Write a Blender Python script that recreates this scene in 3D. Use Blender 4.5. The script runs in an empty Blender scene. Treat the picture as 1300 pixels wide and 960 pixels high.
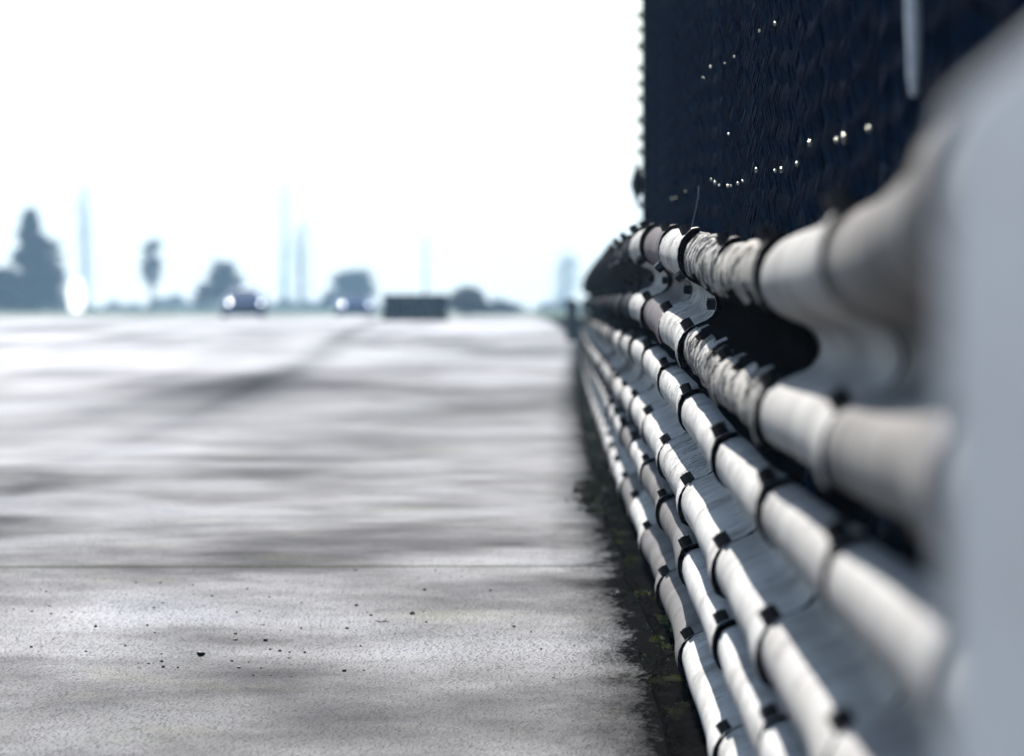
import bpy, bmesh, math, random
import numpy as np
from mathutils import Vector, Matrix
random.seed(7); rng = np.random.default_rng(7)
R = math.radians
S = bpy.context.scene
COL = S.collection
EYE = 0.90            # camera height over the ground beside it
FPX = 11155.0         # focal length in photo pixels (1300 wide)

# ------------------------------------------------------------------ helpers
def pchip(xs, ys):
    xs = np.array(xs, float); ys = np.array(ys, float)
    h = np.diff(xs); d = np.diff(ys) / h
    m = np.zeros(len(xs)); m[0] = d[0]; m[-1] = d[-1]
    for i in range(1, len(xs) - 1):
        if d[i-1] * d[i] > 0:
            w1 = 2*h[i] + h[i-1]; w2 = h[i] + 2*h[i-1]
            m[i] = (w1 + w2) / (w1 / d[i-1] + w2 / d[i])
    def f(x):
        x = np.clip(np.asarray(x, float), xs[0], xs[-1])
        i = np.clip(np.searchsorted(xs, x) - 1, 0, len(xs) - 2)
        t = (x - xs[i]) / h[i]
        return ((1+2*t)*(1-t)**2*ys[i] + t*(1-t)**2*h[i]*m[i]
                + t*t*(3-2*t)*ys[i+1] + t*t*(t-1)*h[i]*m[i+1])
    return f

# line of the top rail's bolts: x offset and height relative to the eye, against distance
XN = pchip([0, 2.5, 6.4, 8.95, 12.15, 15.36, 18.5, 21.7, 24.9, 28.1, 33, 44, 60, 85, 110, 150],
           [.25, .27, .307, .341, .364, .377, .380, .388, .393, .401, .415, .475, .56, .72, .90, 1.25])
Z1 = pchip([0, 2.5, 6.4, 9, 12.15, 15.36, 18.5, 21.7, 24.9, 28.1, 33, 44, 60, 85, 110, 150],
           [.150, .145, .118, .097, .0945, .1157, .163, .202, .238, .258, .268, .285, .30, .33, .37, .5])
GG = pchip([-300, 0, 6.4, 9, 12.15, 15.36, 18.5, 21.7, 24.9, 28.1, 33, 44, 60, 85, 110, 150, 200, 250, 300, 375, 480, 620, 900, 4000],
           [-.9, -.892, -.8925, -.894, -.8905, -.8693, -.822, -.783, -.747, -.727, -.717, -.70, -.685, -.655, -.615, -.45, -.27, -.175, -.13, -.10, -.07, .20, .30, .30])
def G(y): return GG(y) + EYE
def XV(y): return XN(y) + .06          # plane of the rail valleys
def ztop(y): return Z1(y) + EYE

def ground_at(px, py):
    """world point on the ground seen at photo pixel"""
    d = np.linspace(12, 600, 60000)
    yy = 400 - GG(d) / d * FPX
    i = int(np.argmax(yy < py)); dd = d[i]
    return Vector(((px - 650) / FPX * dd, dd, float(G(dd))))

def tag(o, label=None, cat=None, group=None, kind=None):
    if label: o['label'] = label
    if cat: o['category'] = cat
    if group: o['group'] = group
    if kind: o['kind'] = kind
    return o
def empty(name, loc=(0,0,0), rz=0):
    o = bpy.data.objects.new(name, None); COL.objects.link(o)
    o.location = loc; o.rotation_euler.z = rz; o.empty_display_size = .3
    return o
def mesh_obj(name, verts, faces, m, parent=None, smooth=None, loc=None):
    me = bpy.data.meshes.new(name)
    verts = np.asarray(verts, np.float32)
    if loc is not None: verts = verts - np.asarray(loc, np.float32)
    me.from_pydata(verts.tolist() if len(verts) < 200000 else verts, [], faces)
    me.update()
    if m: me.materials.append(m)
    o = bpy.data.objects.new(name, me); COL.objects.link(o)
    if parent: o.parent = parent
    if loc is not None: o.location = loc
    if smooth is not None:
        me.shade_smooth()
        if smooth < 180: me.set_sharp_from_angle(angle=R(smooth))
    return o
def big_mesh(name, verts, quads, m, parent=None, smooth=False):
    me = bpy.data.meshes.new(name)
    V = np.asarray(verts, np.float32); F = np.asarray(quads, np.int32); n = F.shape[1]
    me.vertices.add(len(V)); me.vertices.foreach_set('co', V.ravel())
    me.loops.add(F.size); me.loops.foreach_set('vertex_index', F.ravel())
    me.polygons.add(len(F)); me.polygons.foreach_set('loop_start', np.arange(0, F.size, n, dtype=np.int32))
    me.update(calc_edges=True); me.validate()
    if smooth: me.shade_smooth()
    me.materials.append(m)
    o = bpy.data.objects.new(name, me); COL.objects.link(o)
    if parent: o.parent = parent
    return o
class MB:
    def __init__(s): s.v = []; s.f = []
    def add(s, v, f):
        b = len(s.v); s.v += [tuple(p) for p in v]; s.f += [tuple(b+i for i in q) for q in f]; return s
    def box(s, c, d, rot=None):
        x, y, z = d[0]/2, d[1]/2, d[2]/2
        vs = [Vector((i*x, j*y, k*z)) for k in (-1,1) for j in (-1,1) for i in (-1,1)]
        if rot: vs = [rot @ v for v in vs]
        c = Vector(c)
        return s.add([c+v for v in vs], [(0,2,3,1),(4,5,7,6),(0,1,5,4),(2,6,7,3),(0,4,6,2),(1,3,7,5)])
    def tube(s, pts, rad, n=8, cap=True):
        pts = [Vector(p) for p in pts]
        if not hasattr(rad, '__len__'): rad = [rad]*len(pts)
        vs = []; up = Vector((0,0,1))
        for i, p in enumerate(pts):
            t = (pts[min(i+1, len(pts)-1)] - pts[max(i-1, 0)]).normalized()
            a = t.cross(Vector((1,0,0)) if abs(t.x) < .8 else up).normalized(); b = t.cross(a)
            for k in range(n):
                q = 2*math.pi*k/n
                vs.append(p + rad[i]*(math.cos(q)*a + math.sin(q)*b))
        fs = [(i*n+k, i*n+(k+1)%n, (i+1)*n+(k+1)%n, (i+1)*n+k) for i in range(len(pts)-1) for k in range(n)]
        if cap:
            fs.append(tuple(range(n-1, -1, -1))); fs.append(tuple((len(pts)-1)*n+k for k in range(n)))
        return s.add(vs, fs)
    def lathe(s, c, axis, prof, n=16):
        """prof: list of (radius, along axis)"""
        c = Vector(c); t = Vector(axis).normalized()
        a = t.cross(Vector((0,1,0)) if abs(t.y) < .8 else Vector((1,0,0))).normalized(); b = t.cross(a)
        vs = [c + t*h + r*(math.cos(2*math.pi*k/n)*a + math.sin(2*math.pi*k/n)*b) for r, h in prof for k in range(n)]
        fs = [(i*n+k, i*n+(k+1)%n, (i+1)*n+(k+1)%n, (i+1)*n+k) for i in range(len(prof)-1) for k in range(n)]
        fs.append(tuple(range(n-1,-1,-1))); fs.append(tuple((len(prof)-1)*n+k for k in range(n)))
        return s.add(vs, fs)
    def build(s, name, m, parent=None, smooth=None, bevel=0, loc=None):
        o = mesh_obj(name, s.v, s.f, m, parent, smooth, loc)
        if bevel:
            b = o.modifiers.new('bevel', 'BEVEL'); b.width = bevel; b.segments = 2; b.limit_method = 'ANGLE'
        return o

# ------------------------------------------------------------------ materials
def newmat(name):
    m = bpy.data.materials.new(name); m.use_nodes = True
    nt = m.node_tree; return m, nt, nt.nodes['Principled BSDF']
def N(nt, t, **k):
    n = nt.nodes.new(t)
    for a, b in k.items(): setattr(n, a, b)
    return n
def L(nt, a, b): nt.links.new(a, b)
def noise(nt, scale=5, detail=4, rough=.6, vec=None, mscale=None, obj=False):
    n = N(nt, 'ShaderNodeTexNoise'); n.inputs['Scale'].default_value = scale
    n.inputs['Detail'].default_value = detail; n.inputs['Roughness'].default_value = rough
    c = N(nt, 'ShaderNodeTexCoord'); src = c.outputs['Object']
    if not obj:
        g = N(nt, 'ShaderNodeNewGeometry'); src = g.outputs['Position']
    if mscale:
        mp = N(nt, 'ShaderNodeMapping'); mp.inputs['Scale'].default_value = mscale
        L(nt, src, mp.inputs['Vector']); src = mp.outputs['Vector']
    L(nt, src, n.inputs['Vector'])
    return n.outputs['Fac']
def ramp(nt, fac, stops):
    r = N(nt, 'ShaderNodeValToRGB'); e = r.color_ramp.elements
    while len(e) < len(stops): e.new(.5)
    for i, (p, c) in enumerate(stops):
        e[i].position = p
        e[i].color = (c, c, c, 1) if not hasattr(c, '__len__') else (*c, 1)
    L(nt, fac, r.inputs['Fac']); return r.outputs['Color']
def mix(nt, fac, a, b, mode='MIX'):
    n = N(nt, 'ShaderNodeMix', data_type='RGBA', blend_type=mode)
    for sock, v in ((n.inputs['Factor'], fac), (n.inputs['A'], a), (n.inputs['B'], b)):
        if hasattr(v, 'links') or isinstance(v, bpy.types.NodeSocket): L(nt, v, sock)
        elif sock == n.inputs['Factor']: sock.default_value = v
        else: sock.default_value = (*v, 1) if len(v) == 3 else v
    return n.outputs['Result']
def bump(nt, p, h, strength=.3, dist=.01):
    b = N(nt, 'ShaderNodeBump'); b.inputs['Strength'].default_value = strength; b.inputs['Distance'].default_value = dist
    L(nt, h, b.inputs['Height']); L(nt, b.outputs['Normal'], p.inputs['Normal'])
def simple(name, col, rough=.6, metal=0, var=.25, scale=20, bumps=.15, spec=.5):
    m, nt, p = newmat(name)
    f = noise(nt, scale, 5)
    c = ramp(nt, f, [(.3, tuple(x*(1-var) for x in col)), (.7, tuple(min(1, x*(1+var)) for x in col))])
    L(nt, c, p.inputs['Base Color'])
    p.inputs['Roughness'].default_value = rough; p.inputs['Metallic'].default_value = metal
    p.inputs['Specular IOR Level'].default_value = spec
    if bumps: bump(nt, p, noise(nt, scale*3, 3), bumps, .003)
    return m

def paint(name, base, grime=(.30,.27,.24), wear=.5, chip=.6, scrape=0, rust=(.012,.011,.012), spec=.02, cth=.56):
    m, nt, p = newmat(name)
    big = noise(nt, 3.0, 6, .65, mscale=(1.2, .8, 3))
    strk = noise(nt, 1.0, 5, .7, mscale=(25, 60, 6))        # run-off streaks down the rail's face
    c = mix(nt, ramp(nt, big, [(.45, 0), (.75, wear)]), base, grime)
    c = mix(nt, ramp(nt, strk, [(.50, 0), (.70, min(1, wear*1.3))]), c, grime)
    ch = noise(nt, 55, 7, .75, mscale=(1, .6, 1))
    msk = noise(nt, 4, 3, .5)
    chips = mix(nt, 1.0, ramp(nt, ch, [(cth, 0), (cth+.025, 1)]), ramp(nt, msk, [(chip-.05, 0), (chip+.1, 1)]), 'MULTIPLY')
    c = mix(nt, chips, c, rust)
    if scrape:
        sc = noise(nt, 1.0, 6, .75, mscale=(22, 7, 26))
        sm = ramp(nt, sc, [(.54-scrape*.08, 0), (.57-scrape*.06, 1)])
        c = mix(nt, sm, c, rust)
        bump(nt, p, sc, .8, .008)
    else:
        bump(nt, p, noise(nt, 9, 5, .6), .25, .006)
    L(nt, c, p.inputs['Base Color'])
    L(nt, ramp(nt, big, [(.3, .45), (.7, .75)]), p.inputs['Roughness'])
    p.inputs['Specular IOR Level'].default_value = spec
    return m
M = {}
M['beigelight'] = paint('old beige paint', (.24,.225,.21), grime=(.08,.07,.065), wear=.7, chip=.5)
M['dullwhite'] = paint('dull white paint', (.46,.45,.43), grime=(.12,.11,.10), wear=.6, chip=.58)
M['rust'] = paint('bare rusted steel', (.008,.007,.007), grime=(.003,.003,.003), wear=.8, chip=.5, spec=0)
M['white'] = paint('white paint', (.50,.49,.47), grime=(.13,.115,.10), wear=.66, chip=.55)
M['chipped'] = paint('chipped white paint', (.50,.49,.47), grime=(.13,.115,.10), wear=.6, chip=.45, cth=.53)
M['beige'] = paint('aged beige paint', (.15,.14,.135), grime=(.08,.075,.07), wear=.6, chip=.60)
M['pinkgrey'] = paint('aged grey paint', (.135,.118,.118), grime=(.07,.06,.06), wear=.6, chip=.58)
M['scraped'] = paint('scraped paint', (.42,.40,.37), grime=(.14,.12,.09), wear=.8, chip=.45, scrape=.45)
M['ruined'] = paint('badly scraped paint', (.50,.48,.45), grime=(.05,.045,.04), wear=.9, chip=.4, scrape=1.0, rust=(.008,.008,.009))
M['darksteel'] = paint('dark grey steel', (.065,.068,.075), grime=(.022,.022,.024), wear=.8, chip=.5, spec=0)
M['bolt'] = simple('blackened bolt steel', (.012,.013,.018), .35, .3, .4, 200)
M['edge'] = simple('shade dark cut edge', (.006,.006,.009), .8, 0, .3, 200, 0, spec=.05)  # lap end faces coloured near black to paint in their shade
M['gal'] = simple('galvanised steel', (.25,.26,.28), .5, .5, .25, 30)
M['wire'] = simple('dark coated fence wire', (.0018,.008,.024), .8, 0, .5, 60, 0, spec=.02)
M['backing'] = simple('dark fence backing', (.0012,.0055,.017), .9, 0, .6, 9, 0, spec=0)
M['fpost'] = simple('dark fence post', (.010,.018,.028), .5, 0, .3, 30)
M['shiny'] = simple('bright glint metal', (.42,.42,.38), .28, 1, .1, 100, 0)
M['cordm'] = simple('pale blue cord', (.88,.92,.94), .7, 0, .15, 60)
M['worn'] = paint('dull worn paint', (.40,.385,.365), grime=(.11,.10,.095), wear=.6, chip=.6)
M['postwhite'] = paint('post white', (.78,.78,.79), grime=(.42,.42,.43), wear=.5, chip=.8)
M['stone'] = simple('dark chipping', (.015,.016,.022), .7, 0, .5, 150)
M['tyre'] = simple('tyre rubber', (.003,.004,.010), .8, 0, .3, 20, spec=.03)
M['carblue'] = simple('dark blue car paint', (.003,.009,.075), .12, .0, .1, 3, 0, spec=.15)
M['carblue2'] = simple('mid blue car paint', (.006,.020,.12), .12, .0, .1, 3, 0, spec=.15)
M['glass'] = simple('tinted car glass', (.01,.02,.04), .06, 0, .1, 3, 0, spec=.3)
M['blackplastic'] = simple('black plastic', (.01,.01,.012), .5, 0, .2, 30, 0)
M['rim'] = simple('alloy rim', (.45,.46,.48), .3, 1, .1, 30, 0)
M['trunk'] = simple('bark', (.05,.042,.035), .9, 0, .4, 6)
M['leafdark'] = simple('dark evergreen foliage', (.006,.015,.022), .7, 0, .5, .9, 0)
M['leafmid'] = simple('mid green foliage', (.020,.034,.028), .7, 0, .5, .7, 0)
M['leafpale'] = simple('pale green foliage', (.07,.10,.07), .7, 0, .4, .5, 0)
M['hutwhite'] = simple('white hut paint', (.85,.85,.84), .4, 0, .05, 5, 0)
M['roofgrey'] = simple('hut roof', (.6,.6,.62), .5, 0, .1, 5, 0)
M['twig'] = simple('dry twig', (.05,.035,.025), .8, 0, .4, 90)
M['weed'] = simple('weed green', (.060,.058,.022), .8, 0, .5, 25, 0)
M['weedyellow'] = simple('yellow moss', (.16,.17,.03), .8, 0, .4, 60, 0)
m, nt, p = newmat('lit headlight'); p.inputs['Base Color'].default_value = (.8,.85,.9,1)
p.inputs['Emission Color'].default_value = (.85,.92,1,1); p.inputs['Emission Strength'].default_value = 3
M['lamp'] = m

# road: weathered pale concrete/asphalt with moss, damp blotches and wheel marks
def road_mat():
    m, nt, p = newmat('weathered track surface')
    g = N(nt, 'ShaderNodeNewGeometry'); sx = N(nt, 'ShaderNodeSeparateXYZ'); L(nt, g.outputs['Position'], sx.inputs[0])
    X, Y = sx.outputs['X'], sx.outputs['Y']
    def math_(op, a, b=None, c=None):
        n = N(nt, 'ShaderNodeMath', operation=op)
        for i, v in enumerate((a, b, c)):
            if v is None: continue
            if isinstance(v, (int, float)): n.inputs[i].default_value = v
            else: L(nt, v, n.inputs[i])
        return n.outputs[0]
    nearf = ramp(nt, math_('MULTIPLY', Y, .01), [(.34, 0), (.62, 1)])
    blot = mix(nt, nearf, noise(nt, 1, 6, .6, mscale=(.8, .30, 1)), noise(nt, 1, 4, .5, mscale=(.45, .055, 1)))
    blot2 = mix(nt, nearf, noise(nt, 1, 5, .6, mscale=(2.2, 1.1, 1)), noise(nt, 1, 4, .5, mscale=(.9, .13, 1)))
    broad = noise(nt, 1, 4, .55, mscale=(.20, .030, 1))
    fine = noise(nt, 260, 3, .7, mscale=(1, .2, 1))
    base = ramp(nt, blot, [(.34, (.025,.025,.027)), (.48, (.050,.049,.054)), (.62, (.086,.085,.096))])
    base = mix(nt, .5, base, ramp(nt, blot2, [(.34, (.026,.026,.028)), (.64, (.088,.086,.098))]))
    base = mix(nt, ramp(nt, broad, [(.42, .7), (.58, 0)]), base, (.045,.045,.047))
    # paler with distance and to the left: grazing glare painted into the base colour
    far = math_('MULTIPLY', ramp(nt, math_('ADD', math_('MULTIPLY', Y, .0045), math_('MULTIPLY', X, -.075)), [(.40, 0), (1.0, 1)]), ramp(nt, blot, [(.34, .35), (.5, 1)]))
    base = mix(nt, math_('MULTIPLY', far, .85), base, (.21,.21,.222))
    # wheel-worn dark lines running down the track, wavering
    wob = noise(nt, 1, 3, .5, mscale=(.0, .05, 1))
    def line(x0, slope, w, k):
        c = math_('ADD', math_('MULTIPLY_ADD', Y, slope, x0), math_('MULTIPLY_ADD', wob, .5, -.25))
        dd = math_('ABSOLUTE', math_('SUBTRACT', X, c))
        a = math_('SUBTRACT', 1.0, math_('DIVIDE', dd, w)); a = math_('MAXIMUM', a, 0.0)
        return math_('MULTIPLY', math_('MULTIPLY', a, k), ramp(nt, blot, [(.35, 1.0), (.65, .35)]))
    LINES = ((-1.65, -.009, .42, 1.0), (-3.1, .004, .45, .6), (-5.5, -.01, .6, .5), (-11, -.02, 1.2, .5))
    for args in LINES:
        base = mix(nt, line(*args), base, (.028,.028,.031))
    # mossy stains
    moss = noise(nt, 1, 5, .6, mscale=(1.8, .7, 1)); 
    base = mix(nt, ramp(nt, moss, [(.60, 0), (.70, .55)]), base, (.075,.078,.050))
    # transverse joint
    joints = []
    for yj, kk in ((25.75, .9), (38.6, .8), (31.2, .4)):
        a = math_('ABSOLUTE', math_('SUBTRACT', Y, math_('ADD', yj, math_('MULTIPLY', X, .05))))
        a = math_('MAXIMUM', math_('SUBTRACT', 1.0, math_('DIVIDE', a, .17)), 0.0)
        joints.append(math_('MULTIPLY', a, kk))
        base = mix(nt, math_('MULTIPLY', a, kk), base, (.035,.038,.025))
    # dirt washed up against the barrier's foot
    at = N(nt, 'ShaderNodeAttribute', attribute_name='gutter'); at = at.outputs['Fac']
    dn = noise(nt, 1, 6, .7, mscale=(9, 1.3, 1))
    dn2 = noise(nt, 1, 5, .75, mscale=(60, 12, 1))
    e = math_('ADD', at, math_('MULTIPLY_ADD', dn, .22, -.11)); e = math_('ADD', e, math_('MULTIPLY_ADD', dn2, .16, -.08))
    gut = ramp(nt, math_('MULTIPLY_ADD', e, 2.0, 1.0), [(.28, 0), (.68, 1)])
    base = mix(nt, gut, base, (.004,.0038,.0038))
    # aggregate grain
    gr = ramp(nt, fine, [(.35, .75), (.5, 1.0), (.66, 1.25)])
    base = mix(nt, 1.0, base, gr, 'MULTIPLY')
    L(nt, base, p.inputs['Base Color'])
    L(nt, ramp(nt, blot, [(.35, .85), (.65, .45)]), p.inputs['Roughness'])
    polish = math_('MULTIPLY', ramp(nt, blot, [(.36, .35), (.62, 1.0)]), ramp(nt, blot2, [(.34, .5), (.66, 1.0)]))
    polish = math_('MULTIPLY', polish, ramp(nt, noise(nt, 1, 4, .55, mscale=(.20, .030, 1)), [(.40, .45), (.60, 1.0)]))
    for aa in LINES: polish = math_('MULTIPLY', polish, math_('SUBTRACT', 1.0, line(*aa)))
    polish = math_('MULTIPLY', polish, ramp(nt, fine, [(.35, .5), (.65, 1.4)]))
    polish = math_('MULTIPLY', polish, math_('SUBTRACT', 1.0, gut))
    for jn in joints: polish = math_('MULTIPLY', polish, math_('SUBTRACT', 1.0, jn))
    L(nt, math_('MULTIPLY', polish, .20), p.inputs['Specular IOR Level'])
    return m
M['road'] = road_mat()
def grass_mat():
    m, nt, p = newmat('rough grass')
    f = noise(nt, 1, 6, .6, mscale=(.4, .12, 1))
    L(nt, ramp(nt, f, [(.3, (.03,.05,.02)), (.7, (.10,.13,.05))]), p.inputs['Base Color'])
    p.inputs['Roughness'].default_value = .9; p.inputs['Specular IOR Level'].default_value = .1
    return m
M['grass'] = grass_mat()
def soil_mat():
    m, nt, p = newmat('damp dirt and moss')
    f = noise(nt, 14, 6, .7); g = noise(nt, 5, 4, .6, mscale=(1, .35, 1))
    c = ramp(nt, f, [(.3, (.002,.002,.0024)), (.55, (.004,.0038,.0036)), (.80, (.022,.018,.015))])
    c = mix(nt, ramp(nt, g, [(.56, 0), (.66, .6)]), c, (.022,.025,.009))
    L(nt, c, p.inputs['Base Color']); p.inputs['Roughness'].default_value = .95; p.inputs['Specular IOR Level'].default_value = .0
    bump(nt, p, f, .8, .02)
    return m
M['soil'] = soil_mat()

# ------------------------------------------------------------------ ground, road, verge
def sheet(name, xs, ys, zfun, m, jitter=None, right=None, kind='structure'):
    xs = np.array(xs); ys = np.array(ys)
    XX, YY = np.meshgrid(xs, ys)
    if right is not None:                         # last columns slide out to the curved right edge
        e = right(YY[:, :1]); x0 = right.x0
        t = np.clip((XX - x0) / (xs[-1] - x0), 0, 1)
        XX = np.where(XX > x0, x0 + t * (e - x0), XX)
    ZZ = zfun(XX, YY)
    nx, ny = len(xs), len(ys)
    V = np.stack([XX, YY, ZZ], -1).reshape(-1, 3)
    i = np.arange(nx-1)[None, :] + np.arange(ny-1)[:, None]*nx
    F = np.stack([i, i+1, i+nx+1, i+nx], -1).reshape(-1, 4)
    o = big_mesh(name, V, F, m, smooth=True)
    tag(o, kind=kind); return o
ys_ = np.concatenate([np.arange(-280, 0, 20), np.arange(0, 120, 2), np.arange(120, 700, 10), np.geomspace(700, 3300, 40)])
sheet('ground', np.concatenate([np.linspace(-1400, -50, 30), np.linspace(-45, 45, 40), np.linspace(50, 1400, 30)]), ys_,
      lambda X, Y: G(Y) - .03 + 0*X, M['grass'])
class _R:
    x0 = .46
    def __call__(s, y): return np.where(y < 110, XV(y) + .35, pchip([110, 200, 300, 480], [1.31, 3, 5.5, 10])(y))
right = _R()
xs_r = np.concatenate([np.linspace(-45, -4, 30), np.linspace(-3.8, -2.65, 20), np.arange(-2.6, .455, .0042), [.46, .5, .6, .8]])
ys_r = np.concatenate([np.arange(-250, 0, 10), np.linspace(0, 15.9, 30), np.arange(16, 27, .018), np.arange(27, 40, .045), np.geomspace(40, 482, 140)])
def road_z(X, Y):
    n = rng.random(X.shape)
    s = np.interp(Y, [15, 16, 24, 34, 43], [0, .0010, .0010, .0005, 0]) * np.interp(X, [-2.65, -2.55, .45, .46], [0, 1, 1, 0])
    chip = np.where(n > .55, (n - .55) / .45, 0) ** 1.5 * 1.7
    crown = -.0002 * np.clip(-X, 0, 45)
    return G(Y) + s * chip + 0.004 + crown*0
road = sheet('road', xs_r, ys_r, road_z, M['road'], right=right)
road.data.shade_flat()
_co = np.empty(len(road.data.vertices)*3, np.float32); road.data.vertices.foreach_get('co', _co); _co = _co.reshape(-1, 3)
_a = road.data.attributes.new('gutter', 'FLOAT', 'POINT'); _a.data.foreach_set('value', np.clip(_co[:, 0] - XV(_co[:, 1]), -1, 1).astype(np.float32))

# dirt strip along the foot of the barrier
ys_s = np.concatenate([np.arange(4, 16, .1), np.arange(16, 40, .04), np.arange(40, 112, .3)])
def wob(y): return .012*np.sin(y*1.1) + .006*np.sin(y*2.3+1) + .015*np.sin(y*.5)
cols = 40
V = []; 
for y in ys_s:
    left = float(XV(y)) - .125 - float(wob(y)) ; rt = float(XV(y)) + 1.6
    for c in range(cols):
        t = (c/(cols-1))**2.2
        x = left + (rt-left)*t
        h = .006 + (.010*random.random() if 0 < c else -.004) * (1 - t)
        V.append((x, y, float(G(y)) + h))
F = [(j*cols+i, j*cols+i+1, (j+1)*cols+i+1, (j+1)*cols+i) for j in range(len(ys_s)-1) for i in range(cols-1)]
o = mesh_obj('dirt_verge', V, F, M['soil']); tag(o, kind='structure')

# weeds and moss along the foot of the barrier (uncountable)
mb = MB()
def blades(cx, cy, n, spread, hmax, mbb):
    z = float(G(cy)) + .01
    for _ in range(n):
        x = cx + random.gauss(0, spread); y = cy + random.gauss(0, spread*9)
        z = float(G(y)) + .008
        h = hmax * random.uniform(.3, 1); a = random.uniform(0, math.tau); w = random.uniform(.002, .005)
        lean = Vector((random.gauss(0, .4), random.gauss(0, .4), 1)) * h
        dx = Vector((math.cos(a)*w, math.sin(a)*w, 0)); b = Vector((x, y, z))
        mbb.add([b-dx, b+dx, b+lean*.6+dx*.7, b+lean, b+lean*.6-dx*.7], [(0,1,2,3,4)])
for cy, n, hh in ((33.2, 420, .03), (34.8, 420, .034), (36.3, 300, .028), (31.8, 260, .018)):
    blades(float(XV(cy)) - .16, cy, n, .028, hh, mb)
for cy in np.arange(38, 100, .35): blades(float(XV(cy)) - .11, cy, 14, .022, .030, mb)
for k in range(50):
    cy = random.uniform(18, 31); blades(float(XV(cy)) - random.uniform(.08, .15), cy, 12, .010, .008, mb)
o = mb.build('weeds', M['weed']); tag(o, 'low dark weeds growing along the foot of the steel barrier', 'weeds', kind='stuff')
mb = MB()
for px, py in ((838, 790), (842, 796), (858, 806), (835, 818), (846, 828), (815, 760)):
    g = ground_at(px, py); blades(g.x, g.y, 60, .008, .012, mb)
o = mb.build('moss', M['weedyellow']); tag(o, 'yellow green moss specks in the dark dirt beside the barrier', 'moss', kind='stuff')

# ------------------------------------------------------------------ loose stones and twig
z4 = [(98,378,2),(190,370,3),(203,431,3),(134,453,3),(211,464,3),(295,455,3),(265,478,3),(396,515,4),(490,453,2),(562,332,3),(661,332,3),
 (671,416,3),(634,437,4),(608,510,3),(638,540,3),(516,595,3),(355,619,3),(130,600,4),(66,558,2),(171,598,2),(797,343,3),(1021,358,3),(874,388,3),
 (1111,393,3),(1243,415,3),(976,456,3),(1050,458,2),(1087,509,3),(1243,523,3),(971,545,4),(972,571,5),(1095,574,5),(832,636,9),(1114,609,3),
 (1154,617,4),(1196,621,3),(1192,644,3),(957,658,3),(985,687,4),(665,661,4),(672,684,4),(614,669,3),(576,686,3),(734,686,3),(728,600,2),
 (570,667,2),(1257,622,3),(1045,716,3),(1115,716,3)]
z5 = [(143,357,4),(193,390,4),(335,386,6),(377,303,4),(602,305,4),(446,318,2),(381,413,3),(684,429,4),(109,436,4),(157,497,3),(101,583,5),
 (820,605,3),(140,235,3),(275,453,2),(947,371,3),(1040,318,6)]
stones = [(x/3.25, 640+y/3.25, s) for x, y, s in z4] + [(400+x/2.708, 640+y/2.708, s) for x, y, s in z5]
_r = random.Random(11)
stones += [(_r.uniform(5, 780), 725 + 140*_r.random(), _r.choice((1.2, 1.6, 2, 2.4))) for _ in range(70)]
def stone_mesh(k):
    bm = bmesh.new(); bmesh.ops.create_icosphere(bm, subdivisions=2, radius=1)
    r = random.Random(k)
    ph = [r.uniform(0, 6) for _ in range(6)]
    for v in bm.verts:
        c = v.co; f = 1 + .22*math.sin(2.3*c.x+ph[0]) + .2*math.sin(2.9*c.y+ph[1]) + .15*math.sin(3.7*c.z+ph[2]) + r.uniform(-.08, .08)
        v.co = Vector((c.x*f, c.y*f*.9, c.z*f*.75))
    me = bpy.data.meshes.new('stone'); bm.to_mesh(me); bm.free(); me.materials.append(M['stone']); return me
sm = [stone_mesh(k) for k in range(6)]
for i, (px, py, s) in enumerate(stones):
    g = ground_at(px, py)
    o = bpy.data.objects.new('loose_stone', sm[i % 6]); COL.objects.link(o)
    r = s * .62 / 600 * (g.y / 18.5) ** .6
    o.location = (g.x, g.y, g.z + .004 + r*.55); o.scale = (r, r, r); o.rotation_euler = (0, 0, random.uniform(0, 6))
    if i == 32:
        tag(o, 'largest dark stone lying on the grey track near the bottom left', 'stone')
    else:
        tag(o, 'small dark stone lying loose on the grey track surface', 'stone', 'small dark stones scattered on the track')
g = ground_at(485, 794)
mb = MB().tube([g+Vector((-.018,0,.012)), g+Vector((-.004,.004,.008)), g+Vector((.010,.0,.010)), g+Vector((.020,-.003,.007))], [.0012,.0016,.0014,.0008], 6)
mb.tube([g+Vector((.006,0,.010)), g+Vector((.012,.004,.017))], [.001,.0006], 5)
o = mb.build('twig', M['twig']); tag(o, 'thin dry twig lying on the track among the small stones', 'twig')

# ------------------------------------------------------------------ the barrier
half = [(.036,.1385),(.040,.1382),(.051,.1365),(.062,.1325),(.0745,.1255),(.0815,.108),(.083,.0905),(.0800,.0735),(.0715,.0585),(.0570,.0465),(.0390,.038),(.0210,.031),(.0090,.0225),(.0025,.012),(0,0)]
prof = half + [(u, -z) for u, z in reversed(half[:-1])]
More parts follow.
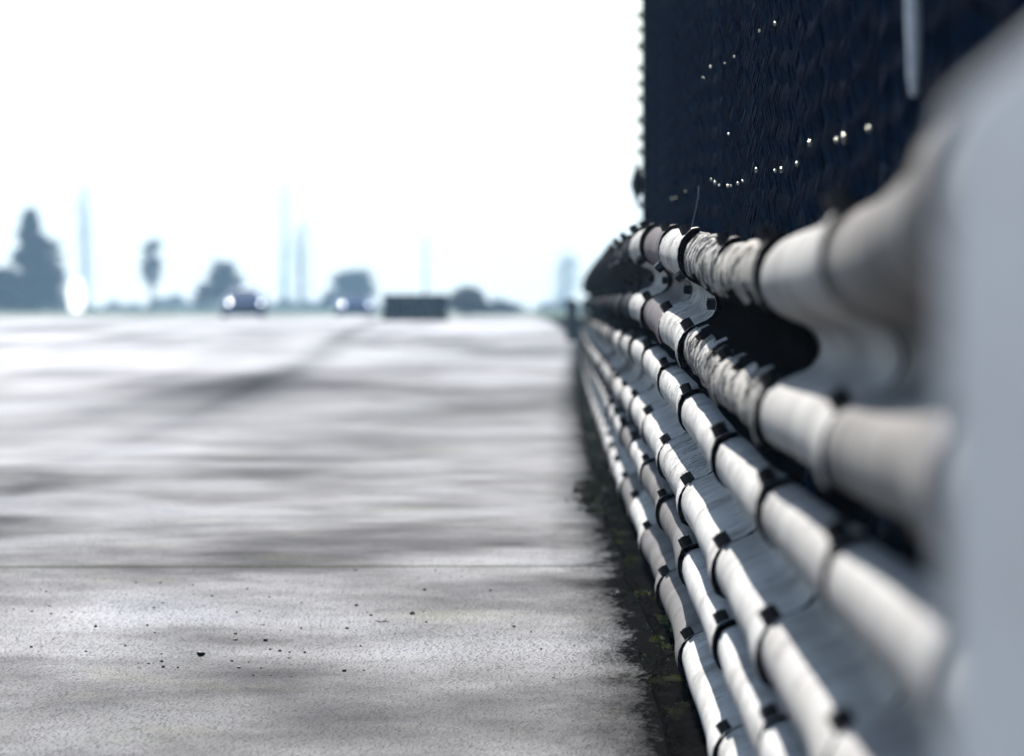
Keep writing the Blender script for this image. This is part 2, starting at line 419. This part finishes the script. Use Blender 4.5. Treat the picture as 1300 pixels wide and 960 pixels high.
# densify
pp = []
for i in range(len(prof)-1):
    pp.append(prof[i])
pp.append(prof[-1]); prof = np.array(pp)
tg = np.gradient(prof, axis=0); nrm = np.stack([-tg[:, 1], tg[:, 0]], 1); nrm /= np.linalg.norm(nrm, axis=1)[:, None]
if nrm[6, 0] < 0: nrm = -nrm
TH = .0055
loop = np.concatenate([prof, (prof - nrm*TH)[::-1]])
LAP = 3.2; D0 = 18.5
def lapd(k): return D0 + LAP*k
BZ = [-.14, -.465, -.79]            # beam centres below the bolt line
barrier = empty('crash_barrier', (float(XV(18.5)), 18.5, float(G(18.5))))
tag(barrier, 'white painted triple steel crash barrier with dark bolts along the right side of the track', 'crash barrier')
B0 = Vector(barrier.location)
def rail_mat(b, k):
    if b == 0:
        if k >= 3: return M['darksteel']  # far top panels are a darker grey
        return {2: M['chipped'], 1: M['pinkgrey'], 0: M['chipped'], -1: M['ruined'], -2: M['scraped'], -4: M['beigelight'], -5: M['beigelight']}.get(k, M['worn'])
    if b == 2: return {0: M['beige'], 1: M['beige'], 3: M['beige']}.get(k, M['white'])
    return {3: M['chipped'], 0: M['chipped'], 5: M['beige'], -2: M['dullwhite'], -3: M['worn'], -4: M['worn'], 8: M['pinkgrey']}.get(k, M['white'])
RAILS = {}
KS = list(range(-5, 28))
tiny = {}
def seg_wave(b, k):
    r = random.Random(b*100+k); return [r.uniform(-1, 1) for _ in range(8)]
def beam_point(b, k, y, u, z):
    """a point of the beam's outer face; near end overlaps outside the previous panel"""
    w = seg_wave(b, k); d0 = lapd(k) - .03; t = (y - d0)
    off = .0075 * max(0, min(1, (.75 - t) / .4))           # lap: near end stands proud
    wave = .003*w[0]*math.sin(t*1.9+w[1]*3) + .002*w[2]*math.sin(t*4.1+w[3]*3)
    zo = .004*w[4]*math.sin(t*.98+w[5])*math.sin(math.pi*min(1, max(0, t/3.4)))
    dz = 1 + off*9
    if b == 0 and z > .125: z += .013*min(1, (z-.125)/.012)
    if b == 0 and k in (-1, -2) :                           # crash dents in the top rail
        q = math.exp(-((t-1.7)/.8)**2)
        wave -= .016*q*math.exp(-((z+.03)/.07)**2); zo += .006*q*math.sin(t*7)
    return (float(XV(y)) - (u + off + wave), y, float(ztop(y)) + BZ[b] + z*dz + zo)
for k in KS:
    for b in range(3):
        d0 = lapd(k) - .03; d1 = lapd(k+1) + .28
        n = 34 if k < 8 else 12
        yy = np.concatenate([[d0], np.linspace(d0+.05, d1, n)])
        V = []; nl = len(loop)
        dent = (b == 0 and k in (-1, -2))
        for y in yy:
            for u, z in loop: V.append(beam_point(b, k, float(y), u, z))
        F = [(j*nl+i, j*nl+(i+1) % nl, (j+1)*nl+(i+1) % nl, (j+1)*nl+i) for j in range(len(yy)-1) for i in range(nl)]
        F.append(tuple(range(nl-1, -1, -1))); F.append(tuple((len(yy)-1)*nl+i for i in range(nl)))
        ncap = len(F)-2
        nside = len(F)-2
        o = mesh_obj('rail', np.array(V) - np.array(B0), F, rail_mat(b, k), barrier, smooth=45)
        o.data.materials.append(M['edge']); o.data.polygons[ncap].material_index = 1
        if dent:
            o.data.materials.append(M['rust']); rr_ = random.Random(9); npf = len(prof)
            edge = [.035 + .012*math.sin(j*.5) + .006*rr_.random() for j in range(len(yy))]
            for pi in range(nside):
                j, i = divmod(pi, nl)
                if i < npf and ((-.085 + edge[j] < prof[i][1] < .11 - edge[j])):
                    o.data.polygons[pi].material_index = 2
        if b == 2 and k in (0, 1, 3): o['label'] = 'greyish beige weathered rail panel'
        if b == 0 and k == -1: o['label'] = 'rail panel with scraped and blackened paint'
        if b == 0 and k == 1: o['label'] = 'dull pinkish grey rail panel'
        RAILS[(b, k)] = o
# bolts
def bolt_into(mbb, b, k, u, z, back=.035, sc=1.0, spin=None):
    y = lapd(k) - .03 + back
    i = int(np.argmin((prof[:, 0]-u)**2 + (prof[:, 1]-z)**2))
    u, z = prof[i]; n2 = nrm[i]
    c = Vector(beam_point(b, k, y, u, z)); ax = Vector((-n2[0], 0, n2[1])).normalized()
    spin = random.uniform(0, 1) if spin is None else spin
    a = Vector((0, 1, 0)); bb = ax.cross(a)
    def ring(r, h, nn, sp): return [c + ax*h + r*(math.cos(2*math.pi*(q+sp)/nn)*a + math.sin(2*math.pi*(q+sp)/nn)*bb) for q in range(nn)]
    def cyl(r0, h0, r1, h1, nn, sp):
        v = ring(r0, h0, nn, sp) + ring(r1, h1, nn, sp)
        f = [(q, (q+1) % nn, nn+(q+1) % nn, nn+q) for q in range(nn)] + [tuple(range(nn-1, -1, -1)), tuple(range(nn, 2*nn))]
        mbb.add([x - B0 for x in v], f)
    cyl(.0132*sc, -.002, .0130*sc, .003, 18, 0)
    cyl(.0130*sc, .003, .0126*sc, .019*sc, 6, spin)
    cyl(.0068*sc, .019*sc, .0062*sc, .0205*sc, 12, 0)
spots = [(.062, .1375), (.0570, .0465), (.0570-.003, -.0465), (.0800, -.0735)]
spots = [(.062, .1375, .035), (.0570, .0465, .04), (.0745, -.0555, .035), (.039, -.038, .035)]
spots = [(.062, .1325, .035), (.0570, -.0465, .035), (.0715, .0585, .045), (.0025, -.002, .045)]
rest = MB()
for k in KS:
    for b in range(3):
        for (u, z, back) in (spots if b == 0 and 0 <= k <= 5 else spots[:2]):
            if -2 <= k <= 4:
                mbb = MB(); bolt_into(mbb, b, k, u, z, back + random.uniform(-.006, .012), random.uniform(.85, 1.12))
                r = RAILS[(b, k)]
                mbb.build('bolt', M['bolt'], r)
            else:
                bolt_into(rest, b, k, u, z, back)
o = rest.build('bolt', M['bolt'], barrier); o['kind'] = 'stuff'
# posts and spacers behind the rails
for k in KS:
    y = lapd(k) + .12; x = float(XV(y)) + .012; g = float(G(y)); t = float(ztop(y)) + .0
    mb = MB()
    mb.box((x+.055, y, (g-.2+t)/2), (.006, .10, t-g+.2)); mb.box((x+.018+.035*0, y, (g-.2+t)/2), (.068, .005, t-g+.2))
    mb.box((x-.012, y, (g-.2+t)/2), (.006, .10, t-g+.2))
    mb.v = [tuple(Vector(v) - B0) for v in mb.v]
    mb.build('post', M['darksteel'], barrier)  # near-black colour paints shade into the gaps between rails

# ------------------------------------------------------------------ chain link fence close behind the barrier
FE0, FE1 = 4.6, 41.3
def XF(y): return XV(y) + .105 + .0
froot = empty('chain_link_fence', (float(XF(20)), 20, float(G(20))))
tag(froot, 'tall dark navy chain link fence standing close behind the steel barrier', 'fence')
F0 = Vector(froot.location)
step = .0335; hz = .036; ft = 2.75
nv = int(ft/hz)
yc = np.arange(FE0, FE1, step)
NW = len(yc); r = .0021
bow = lambda y, z: .003*np.sin(y*.9)*np.sin(z*2.1+.4)
J = np.arange(nv)
walk = np.cumsum(rng.normal(0, .006, NW)); zsh = (walk - walk.mean()) % (2*hz)
xsh = rng.normal(0, .0014, NW) + .002*np.sin(np.arange(NW)*.37)*np.sin(np.arange(NW)*.113)
sgn = np.where((J[None, :] + 0*yc[:, None]) % 2 == 0, 1, -1)
rnd = rng.normal(0, .0025, sgn.shape)
PY = yc[:, None] + sgn*.0185 + rnd
PZ = G(yc)[:, None] + .03 + J[None, :]*hz + zsh[:, None] + rng.normal(0, .003, sgn.shape)
PX = XF(yc)[:, None] + sgn*.0048 + bow(yc[:, None], J[None, :]*hz) + xsh[:, None]
P = np.stack([PX, PY, PZ], -1) - np.array(F0)
# three-sided wire section
ang = np.array([0.3, 2.4, 4.5])
offs = np.stack([np.cos(ang)*r, np.sin(ang)*r, 0*ang], -1)
VV = (P[:, :, None, :] + offs[None, None]).reshape(-1, 3)
base = (np.arange(NW)[:, None]*nv + np.arange(nv-1)[None, :])*3
q = []
for s in range(3):
    s2 = (s+1) % 3
    q.append(np.stack([base+s, base+s2, base+3+s2, base+3+s], -1).reshape(-1, 4))
big_mesh('mesh_panel', VV, np.concatenate(q), M['wire'], froot, smooth=True)
# dark sheet added behind the wire to keep sky out of its gaps
_yy = np.arange(FE0, FE1+.01, .1); _V = []; _hs = np.linspace(.02, 2.75, 28)
for side in (0, .002):
    for y in _yy:
        for h_ in _hs: _V.append((float(XF(y)) + .016 + side + .003*math.sin(y*3.1+h_*2)*math.sin(h_*5), float(y), float(G(y)) + h_))
_n = len(_hs); _m = len(_yy)
_F = [(o_+j*_n+i, o_+j*_n+i+1, o_+(j+1)*_n+i+1, o_+(j+1)*_n+i) for o_ in (0, _n*_m) for j in range(_m-1) for i in range(_n-1)]
mesh_obj('backing', np.array(_V) - np.array(F0), _F, M['backing'], froot, smooth=180)
# fence posts
for y in list(np.arange(8.2, 39, 3.2)) + [FE1]:
    y = float(y); x = float(XF(y)) + (.055 if y < 41 else .02); g = float(G(y))
    rr = .03 if y < 41 else .032
    MB().tube([Vector((x, y, g-.2)) - F0, Vector((x, y, g+2.85)) - F0], rr, 14).build('post', M['fpost'], froot, smooth=50)
# line wires, and bright metal loops added to stand in for glints
def line_wire(h, seed, glint_list):
    rr = random.Random(seed); pts = []
    for y in np.arange(FE0+1, FE1, .12):
        sag = -.02*abs(math.sin((y-8.2)*math.pi/3.2))
        pts.append(Vector((float(XF(y)) - .014, float(y), float(ztop(y)) + h + sag + rr.gauss(0, .0015))) - F0)
    MB().tube(pts, .0013, 5).build('line_wire', M['wire'], froot, smooth=60)
def add_glint(px, py, s):
    s *= random.uniform(.6, 1.15) * (1.5 if px > 1000 else 1)
    y = None
    d = np.linspace(5, 38, 6000); xx = 650 + (XF(d) - .02)/d*FPX
    i = int(np.argmin(abs(xx-px))); y = float(d[i]); z = EYE + (400-py)/FPX*y
    c = Vector((float(XF(y)) - .02, y, z)) - F0
    mb = MB(); n = 10; pts = [c + Vector((.0016*math.cos(a), .0025*math.sin(a*2), .0028*s*math.sin(a))) for a in np.linspace(0, 5.4, n)]
    mb.tube(pts, .0013*s, 6)
    mb.build('glint_loop', M['shiny'], froot, smooth=60)
for px, py, s in [(853,252,1),(858,251,1),(870,243,.8),(903,228,1.2),(908,232,1.2),(913,235,1.2),(924,236,1.2),(928,236,1),(937,233,1.2),(943,230,1),
    (960,216,1.3),(984,217,1.3),(992,216,1.3),(1012,208,1.2),(1028,182,1.2),(1062,178,1.1),(1072,176,1.6),(1103,164,1.2),
    (892,98,1),(902,85,1),(920,80,.8),(932,72,1),(964,39,1.3),(984,30,1),(925,170,1.2)]:
    add_glint(px, py, s)
hp_ = []
xe, ye = float(XF(FE1)) + .005, FE1
for q in np.arange(0, 2.7/.083*math.tau, .5):
    hp_.append(Vector((xe - .032*math.cos(q), ye + .032*math.sin(q), float(G(FE1)) + .05 + q/math.tau*.083 + .012*math.sin(q*.31))) - F0)
MB().tube(hp_, .009, 6).build('lacing_cord', M['fpost'], froot, smooth=60)
# loose wire end and bracket on the end post
def fp(px, py, y, dx=0): return Vector(((px-650)/FPX*y + dx, y, EYE + (400-py)/FPX*y)) - F0
yl = 22.3
MB().tube([fp(887, 236, yl), fp(886.5, 250, yl), fp(884, 264, yl), fp(880, 280, yl), fp(877, 296, yl)], [.0015,.0019,.0019,.0019,.0015], 6).build('loose_wire', M['gal'], froot, smooth=60)
mb = MB(); cb = fp(810, 233, 41.3)
mb.lathe(cb + Vector((-.004, 0, -.09)), (0,0,1), [(.005,0),(.012,.03),(.026,.065),(.030,.09),(.024,.115),(.012,.15),(.004,.185)], 12)
mb.build('bracket', M['fpost'], froot, smooth=60)
# cord hanging on the fence
yh = 10.6
mb = MB(); ptsx = [(1161,-120),(1160,-40),(1159.5,20),(1161,60),(1160,95),(1160,122)]
hp = Vector(((1160-650)/FPX*yh, yh, EYE + 278/FPX*yh))
mb.tube([Vector(((a-650)/FPX*yh - hp.x, 0, EYE + (400-b)/FPX*yh - hp.z)) for a, b in ptsx], [.009,.0095,.010,.0095,.008,.004], 8)
o = mb.build('hanging_cord', M['cordm'], smooth=60); o.location = hp
tag(o, 'pale bluish cord hanging down in front of the dark chain link fence', 'cord')

# ------------------------------------------------------------------ near pale post at the right edge
yp = 3.3
lx = 604/FPX*yp; tz = EYE + 262/FPX*yp
bm = bmesh.new()
w, dp = .15, .10
h = tz + .035 - float(G(yp))
h -= .035; pr = [(0, -.2), (0, h-.010), (.002, h-.003), (.007, h+.004), (.062, h+.046), (.072, h+.050), (w-.07, h+.050), (w-.062, h+.046), (w-.007, h+.004), (w, h-.006), (w, -.2)]
V = [(x, s*dp/2, z) for s in (-1, 1) for x, z in pr]; n = len(pr)
F = [tuple(range(n)), tuple(range(2*n-1, n-1, -1))] + [(i, i+n, (i+1) % n + n, (i+1) % n) for i in range(n)]
_nt = M['postwhite'].node_tree; _tr = _nt.nodes.new('ShaderNodeBsdfTranslucent'); _tr.inputs['Color'].default_value = (.88,.92,.96,1)
_ms = _nt.nodes.new('ShaderNodeMixShader'); _ms.inputs[0].default_value = .35
_nt.links.new(_nt.nodes['Principled BSDF'].outputs[0], _ms.inputs[1]); _nt.links.new(_tr.outputs[0], _ms.inputs[2]); _nt.links.new(_ms.outputs[0], _nt.nodes['Material Output'].inputs['Surface'])
pr_root = empty('marker_post', (lx, yp, float(G(yp))), R(-26))
tag(pr_root, 'broad pale grey white post with sloping shoulders close at the right edge of the view', 'post')
o = mesh_obj('shaft', V, F, M['postwhite'], pr_root, smooth=40)
bv = o.modifiers.new('bevel', 'BEVEL'); bv.width = .022; bv.segments = 3; bv.limit_method = 'ANGLE'
MB().box((w/2, 0, .006), (w+.08, dp+.08, .012)).build('base_plate', M['gal'], pr_root, bevel=.002)

# ------------------------------------------------------------------ dark post at the far end of the barrier
g0 = Vector((76/FPX*150, 150, float(G(150))))
pt = empty('bollard', g0); tag(pt, 'short dark bollard standing where the barrier ends in the distance', 'bollard')
MB().lathe((0,0,-.05), (0,0,1), [(.10,0),(.10,.70),(.085,.75),(.04,.78)], 14).build('shaft', M['darksteel'], pt, smooth=40)
MB().lathe((0,0,.50), (0,0,1), [(.104,0),(.104,.09)], 14).build('band', M['fpost'], pt, smooth=40)

# ------------------------------------------------------------------ tyre barrier
tb = empty('tyre_barrier', ((527-650)/FPX*250, 250, float(G(250))))
tag(tb, 'low dark block of stacked tyres on the far track left of the bush', 'tyre barrier')
def tyre(c, r0=.315, h=.20):
    mb = MB(); n = 22
    profl = [(r0*.56, -.06), (r0*.62, -.095), (r0*.85, -.10), (r0*.97, -.075), (r0, -.04), (r0, .04), (r0*.97, .075), (r0*.85, .10), (r0*.62, .095), (r0*.56, .06)]
    for r_, z_ in profl:
        for k in range(n):
            a = math.tau*k/n; mb.v.append((c[0]+r_*math.cos(a), c[1]+r_*math.sin(a), c[2]+z_*h/.2))
    m_ = len(profl)
    mb.f += [(i*n+k, i*n+(k+1) % n, ((i+1) % m_)*n+(k+1) % n, ((i+1) % m_)*n+k) for i in range(m_) for k in range(n)]
    return mb
for row in range(3):
    for c in range(3):
        for l in range(4):
            tyre(((c-1)*.625 + random.uniform(-.01, .01) + (row % 2)*.31*(1 if c < 2 else -.0), row*.56, .10 + l*.19), h=.185).build('tyre', M['tyre'], tb, smooth=50)

# ------------------------------------------------------------------ trees
def tree(name, px, ytop, wpx, d, kind, m, label, n=3500, trunkpx=0, group=None, seed=0):
    r = random.Random(seed + int(px)); x = (px-650)/FPX*d; g = float(G(d)); H = EYE + (400-ytop)/FPX*d - g; W = wpx/FPX*d
    root = empty(name, (x, d, g)); tag(root, label, 'tree' if name not in ('bush',) else 'bush', group)
    mb = MB(); tr = max(.06, H*.018)
    bend = [Vector((r.gauss(0, .015)*H*t, r.gauss(0, .015)*H*t, H*t*.9)) for t in (0, .25, .5, .75, 1)]
    mb.tube([b - Vector((0,0,.3 if i == 0 else 0)) for i, b in enumerate(bend)], [tr*1.3, tr, tr*.75, tr*.45, tr*.15], 8)
    lobes = []
    if kind == 'broad':
        zb = H*(.15 if not trunkpx else trunkpx/ (400-ytop))
        for i in range(24):
            t = r.random(); a = r.uniform(0, math.tau); z = zb + (H-zb)*(.15 + .68*t)
            rr = W*.5*math.sin(math.pi*(.18+.7*t))*r.uniform(.2, .75)
            s = W*r.uniform(.09, .24); lobes.append((Vector((rr*math.cos(a), rr*math.sin(a), z)), s, s*.8))
    elif kind == 'conifer':
        for i in range(40):
            t = (i+.5)/40; rr = W*.5*(1-t)**.9*r.uniform(.2, .7); a = r.uniform(0, math.tau)
            s = W*.5*(.16+.46*(1-t)); s *= r.uniform(.8, 1.1)
            lobes.append((Vector((rr*math.cos(a), rr*math.sin(a), H*(.06+.9*t))), s, s*.7))
    else:   # poplar
        for i in range(22):
            t = (i+.5)/22; rr = W*.22*r.random(); a = r.uniform(0, math.tau)
            s = W*.42*math.sin(math.pi*(.12+.80*t))*r.uniform(.6, 1.1)+.1
            lobes.append((Vector((rr*math.cos(a), rr*math.sin(a), H*(.10+.87*t))), s, s*1.8))
    for c, s, sv in lobes[::2]:
        st = bend[min(4, int(4*c.z/H*.8))] * .95
        mb.tube([st, st.lerp(c, .5)+Vector((0,0,-.05*H*0)), c], [tr*.4, tr*.25, tr*.1], 5)
    mb.build('trunk', M['trunk'], root, smooth=60)
    V = []; F = []; ls = max(.05, W*.035)
    for i in range(n):
        c, s, sv = lobes[r.randrange(len(lobes))]
        v = Vector((r.gauss(0, 1), r.gauss(0, 1), r.gauss(0, 1))).normalized() * (r.random()**.45)
        p_ = c + Vector((v.x*s, v.y*s, v.z*sv))
        if p_.z < .1: p_.z = .1 + r.random()*.4
        a = Vector((r.gauss(0,1), r.gauss(0,1), r.gauss(0,1))).normalized(); b_ = a.orthogonal().normalized()
        l = ls*r.uniform(.6, 1.5); k = len(V)
        V += [p_-a*l, p_-b_*l*.5, p_+a*l, p_+b_*l*.6]; F.append((k, k+1, k+2, k+3))
    mesh_obj('crown', [tuple(v) for v in V], F, m, root)
    return root
tree('conifer_tree', 38, 264, 96, 650, 'conifer', M['leafdark'], 'tallest dark pointed conifer at the far left behind the track', 11000)
tree('broadleaf_tree', 66, 296, 46, 680, 'broad', M['leafdark'], 'dark rounded tree touching the right side of the tall pointed conifer', 4500)
tree('broadleaf_tree', 6, 338, 66, 620, 'broad', M['leafdark'], 'low dark tree cut by the left edge of the view', 4500)
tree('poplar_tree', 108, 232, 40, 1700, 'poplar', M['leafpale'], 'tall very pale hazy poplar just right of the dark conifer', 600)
tree('pine_tree', 193, 294, 40, 760, 'broad', M['leafmid'], 'slim grey tree with a small high crown standing alone in the haze', 4200, trunkpx=26)
tree('broadleaf_tree', 284, 330, 56, 700, 'broad', M['leafdark'], 'round dark tree right behind the left blue car', 4500)
tree('broadleaf_tree', 258, 356, 36, 720, 'broad', M['leafdark'], 'low dark tree at the left foot of the round tree behind the left car', 3000)
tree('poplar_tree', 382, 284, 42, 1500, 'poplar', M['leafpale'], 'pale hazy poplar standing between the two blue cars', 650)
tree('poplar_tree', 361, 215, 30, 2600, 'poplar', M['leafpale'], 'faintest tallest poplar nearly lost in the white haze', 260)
tree('broadleaf_tree', 446, 339, 64, 860, 'broad', M['leafdark'], 'round bluish tree right behind the right hand car', 4500)
tree('broadleaf_tree', 424, 368, 40, 900, 'broad', M['leafmid'], 'low tree between the hazy poplar and the right hand car', 2500)
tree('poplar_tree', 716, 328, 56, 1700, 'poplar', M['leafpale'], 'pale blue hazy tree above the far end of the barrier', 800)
tree('bush', 594, 369, 72, 420, 'broad', M['leafdark'], 'wide dark rounded bush just right of the tyre stack', 4000)
tree('bush', 640, 386, 50, 520, 'broad', M['leafdark'], 'low dark bush at the right end of the rounded bush', 2500)
# far hedge line: one uncountable mass
V = []; F = []; r = random.Random(5)
for i in range(26000):
    px = r.uniform(-60, 780); d = 1050 + r.gauss(0, 25)
    hp_ = 12 + 5*math.sin(px*.035) + 4*math.sin(px*.09+1) + 3*math.sin(px*.23)
    x = (px-650)/FPX*d; z = .9 + .3 + (r.random()**.7)*hp_*d/FPX
    a = Vector((r.gauss(0,1), r.gauss(0,1), r.gauss(0,1))).normalized(); b_ = a.orthogonal().normalized(); l = r.uniform(.12, .3); k = len(V)
    p_ = Vector((x, d, z)); V += [tuple(p_-a*l), tuple(p_-b_*l*.6), tuple(p_+a*l), tuple(p_+b_*l*.6)]; F.append((k, k+1, k+2, k+3))
o = mesh_obj('hedgerow', V, F, M['leafmid']); tag(o, 'distant low hedgerow fading into blue haze along the horizon', 'hedgerow', kind='stuff')

# mast
dm = 700; mr = empty('floodlight_mast', ((540.5-650)/FPX*dm, dm, float(G(dm)))); tag(mr, 'thin grey mast rising behind the dark tyre block', 'mast')
hm = .9 + 92/FPX*dm - float(G(dm))
MB().tube([(0,0,-.2),(0,0,hm*.5),(0,0,hm)], [.13,.10,.07], 10).build('pole', M['gal'], mr, smooth=60)
MB().box((0,0,hm+.05), (.5,.15,.16)).build('lamp_head', M['gal'], mr, bevel=.02)
# unidentified white glow: translucent cloth and pole added so backlight shines through
m, nt, p = newmat('translucent white sheet'); p.inputs['Base Color'].default_value = (.9,.9,.9,1); p.inputs['Roughness'].default_value = .8
tr_ = nt.nodes.new('ShaderNodeBsdfTranslucent'); tr_.inputs['Color'].default_value = (.95,.95,.95,1)
ms = nt.nodes.new('ShaderNodeMixShader'); ms.inputs[0].default_value = .7
nt.links.new(p.outputs[0], ms.inputs[1]); nt.links.new(tr_.outputs[0], ms.inputs[2]); nt.links.new(ms.outputs[0], nt.nodes['Material Output'].inputs['Surface'])
dh = 540; hr = empty('glow_sheet', ((97-650)/FPX*dh, dh, float(G(dh)))); tag(hr, 'small bright white upright glow, an added translucent sheet, right of the dark conifers', 'glow_sheet')
zb = float(G(dh)); z0 = EYE + 4/FPX*dh - zb; z1 = EYE + 46/FPX*dh - zb
V = []; F = []; nz, nx = 14, 8
for i in range(nz):
    t = i/(nz-1); wd = .52*math.sin(math.pi*(.14+.74*t))**.5
    for j in range(nx):
        u = j/(nx-1)*2-1; V.append((u*wd, .03*math.sin(u*3+t*5), max(.04, z0)+(z1-z0)*t))
F = [(i*nx+j, i*nx+j+1, (i+1)*nx+j+1, (i+1)*nx+j) for i in range(nz-1) for j in range(nx-1)]
mesh_obj('glow_panel', V, F, m, hr, smooth=180)
MB().tube([(-.66,0,-.1),(-.66,0,z1*.6),(-.5,0,z1*.98),(0,0,z1+.05)], .02, 8).build('pole', M['gal'], hr, smooth=60)

# ------------------------------------------------------------------ cars (front faces the camera, -Y)
def loft(stations, n=20):
    """stations: (y, halfwidth, zbottom, ztop, squareness)"""
    V = []; F = []
    for (y, hw, zb, zt, e) in stations:
        for k in range(n):
            a = math.tau*(k+.5)/n; c, s = math.cos(a), math.sin(a)
            V.append((hw*math.copysign(abs(c)**e, c), y, (zb+zt)/2 + (zt-zb)/2*math.copysign(abs(s)**e, s)))
    m_ = len(stations)
    F = [(i*n+k, i*n+(k+1) % n, (i+1)*n+(k+1) % n, (i+1)*n+k) for i in range(m_-1) for k in range(n)]
    F += [tuple(range(n)), tuple((m_-1)*n+k for k in range(n-1, -1, -1))]
    return V, F
def car(px, d, W, H, paintm, label, rz):
    s = W/1.78; g = float(G(d))
    root = empty('car', ((px-650)/FPX*d, d, g + .01), rz); tag(root, label, 'car', None)
    V, F = loft([(-2.15,.66,.16,.54,.45),(-2.10,.82,.12,.64,.4),(-1.9,.90,.11,.72,.36),(-1.4,.92,.11,.78,.34),(-.7,.92,.11,.84,.34),(.3,.92,.11,.88,.34),(1.2,.90,.20,.88,.4),(1.8,.88,.24,.88,.42),(2.05,.80,.30,.84,.45),(2.12,.66,.38,.76,.5)], 28)
    mesh_obj('body', [(x*s, y, z) for x, y, z in V], F, paintm, root, smooth=50)
    hk = H
    V, F = loft([(-.75,.70,.74,.80,.6),(-.35,.68,.74,hk-.20,.6),(.05,.63,.74,hk-.03,.6),(.5,.61,.74,hk,.6),(1.0,.62,.74,hk-.06,.6),(1.5,.66,.74,hk-.25,.6),(1.9,.70,.74,.86,.6)], 28)
    mesh_obj('cabin', [(x*s, y, z) for x, y, z in V], F, paintm, root, smooth=60)
    # windscreen and glass a few mm proud of the cabin
    ws = [(-.60*s,-.70,.83),(.60*s,-.70,.83),(.52*s,.02,hk-.045),(-.52*s,.02,hk-.045)]
    def slab(p, off, name, mm):
        o_ = Vector(off); v = [tuple(Vector(q)+o_) for q in p] + [tuple(Vector(q)+o_*.2) for q in p]
        mesh_obj(name, v, [(0,1,2,3),(7,6,5,4)] + [(i,4+i,4+(i+1)%4,(i+1)%4) for i in range(4)], mm, root)
    slab(ws, (0,-.05,.05), 'windscreen', M['glass'])
    slab([(-.50*s,1.15,hk-.12),(.50*s,1.15,hk-.12),(.58*s,1.72,.93),(-.58*s,1.72,.93)], (0,.04,.05), 'rear_window', M['glass'])
    for sg in (-1, 1):
        slab([(sg*.66*s,-.35,.86),(sg*.66*s,1.35,.88),(sg*.60*s,.85,hk-.12),(sg*.60*s,.05,hk-.12)], (sg*.035,0,0), 'side_window', M['glass'])
        mbh = MB().lathe((sg*.66*s,-2.13,.60), (0,-1,0), [(.055,0),(.055,.05),(.045,.075),(.02,.085)], 14); mbh.build('headlight', M['lamp'], root, smooth=50)
        mbm = MB().lathe((sg*.97*s,-.45,.90), (0,-1,0), [(.04,-.05),(.085,-.02),(.09,.03),(.06,.07)], 10); mbm.build('mirror', paintm, root, smooth=60)
        for yy_ in (-1.35, 1.35):
            wr = empty('wheel', (sg*.80*s, yy_, .32)); wr.parent = root
            MB().lathe((-.11*1,0,0), (1,0,0), [(.20,0),(.29,.0),(.32,.03),(.32,.19),(.29,.22),(.20,.22)], 24).build('tyre', M['tyre'], wr, smooth=40)
            MB().lathe((-.115*1,0,0), (1,0,0), [(.19,0),(.20,.01),(.20,.22),(.19,.23)], 16).build('rim', M['rim'], wr, smooth=40)
    MB().box((0,-2.125,.40), (1.05*s,.06,.16)).build('grille', M['blackplastic'], root, bevel=.015)
    MB().box((0,-2.10,.11), (1.62*s,.18,.07)).build('splitter', M['blackplastic'], root, bevel=.015)
    return root
car(308.5, 372, 1.80, 1.16, M['carblue'], 'dark blue low car with lit headlights, the left and larger of the two', R(4))
car(449, 452, 1.80, 1.14, M['carblue2'], 'blue low car with lit headlights, smaller and just left of the dark tyre block', R(4))

# ------------------------------------------------------------------ haze
hb = MB().box((0, 1520, 19), (2900, 3700, 48)); hz_o = hb.build('haze', None)
m = bpy.data.materials.new('haze air'); m.use_nodes = True; nt = m.node_tree; nt.nodes.clear()
pv = nt.nodes.new('ShaderNodeVolumePrincipled'); out = nt.nodes.new('ShaderNodeOutputMaterial')
pv.inputs['Color'].default_value = (.45,.72,1,1); pv.inputs['Density'].default_value = .00024; pv.inputs['Anisotropy'].default_value = .2
nt.links.new(pv.outputs[0], out.inputs['Volume']); hz_o.data.materials.append(m); hz_o['kind'] = 'stuff'
tag(hz_o, 'pale blue haze that fades the far trees', 'haze')

# ------------------------------------------------------------------ light, camera, render
EL, AZ = R(49), R(-10)
w = bpy.data.worlds.new('World'); S.world = w; w.use_nodes = True; nt = w.node_tree
bg = nt.nodes['Background']; sky = nt.nodes.new('ShaderNodeTexSky'); sky.sky_type = 'NISHITA'; sky.sun_disc = False
sky.sun_elevation = EL; sky.sun_rotation = AZ; sky.air_density = 1.0; sky.dust_density = .6; sky.ozone_density = 1.5
nt.links.new(sky.outputs[0], bg.inputs['Color']); bg.inputs['Strength'].default_value = .05
sl = bpy.data.lights.new('sun', 'SUN'); sl.energy = 5.0; sl.angle = R(.53); sl.color = (1, .97, .93)
so = bpy.data.objects.new('sun', sl); COL.objects.link(so)
dirv = Vector((math.sin(AZ)*math.cos(EL), math.cos(AZ)*math.cos(EL), math.sin(EL)))
so.rotation_euler = dirv.to_track_quat('Z', 'Y').to_euler()
cam = bpy.data.cameras.new('camera'); co = bpy.data.objects.new('camera', cam); COL.objects.link(co); S.camera = co
co.location = (0, 0, EYE); co.rotation_euler = (R(90), 0, 0)
cam.sensor_width = 36; cam.lens = FPX/1300*36; cam.shift_y = -80/1300
cam.clip_start = .1; cam.clip_end = 8000
cam.dof.use_dof = True; cam.dof.focus_distance = 19.3; cam.dof.aperture_fstop = cam.lens/1000/.031
S.view_settings.view_transform = 'Standard'; S.view_settings.look = 'None'; S.view_settings.gamma = 1
S.view_settings.exposure = 1.4
S.render.engine = 'CYCLES'; S.cycles.use_denoising = True
S.cycles.max_bounces = 6; S.cycles.volume_bounces = 1; S.cycles.volume_max_steps = 64
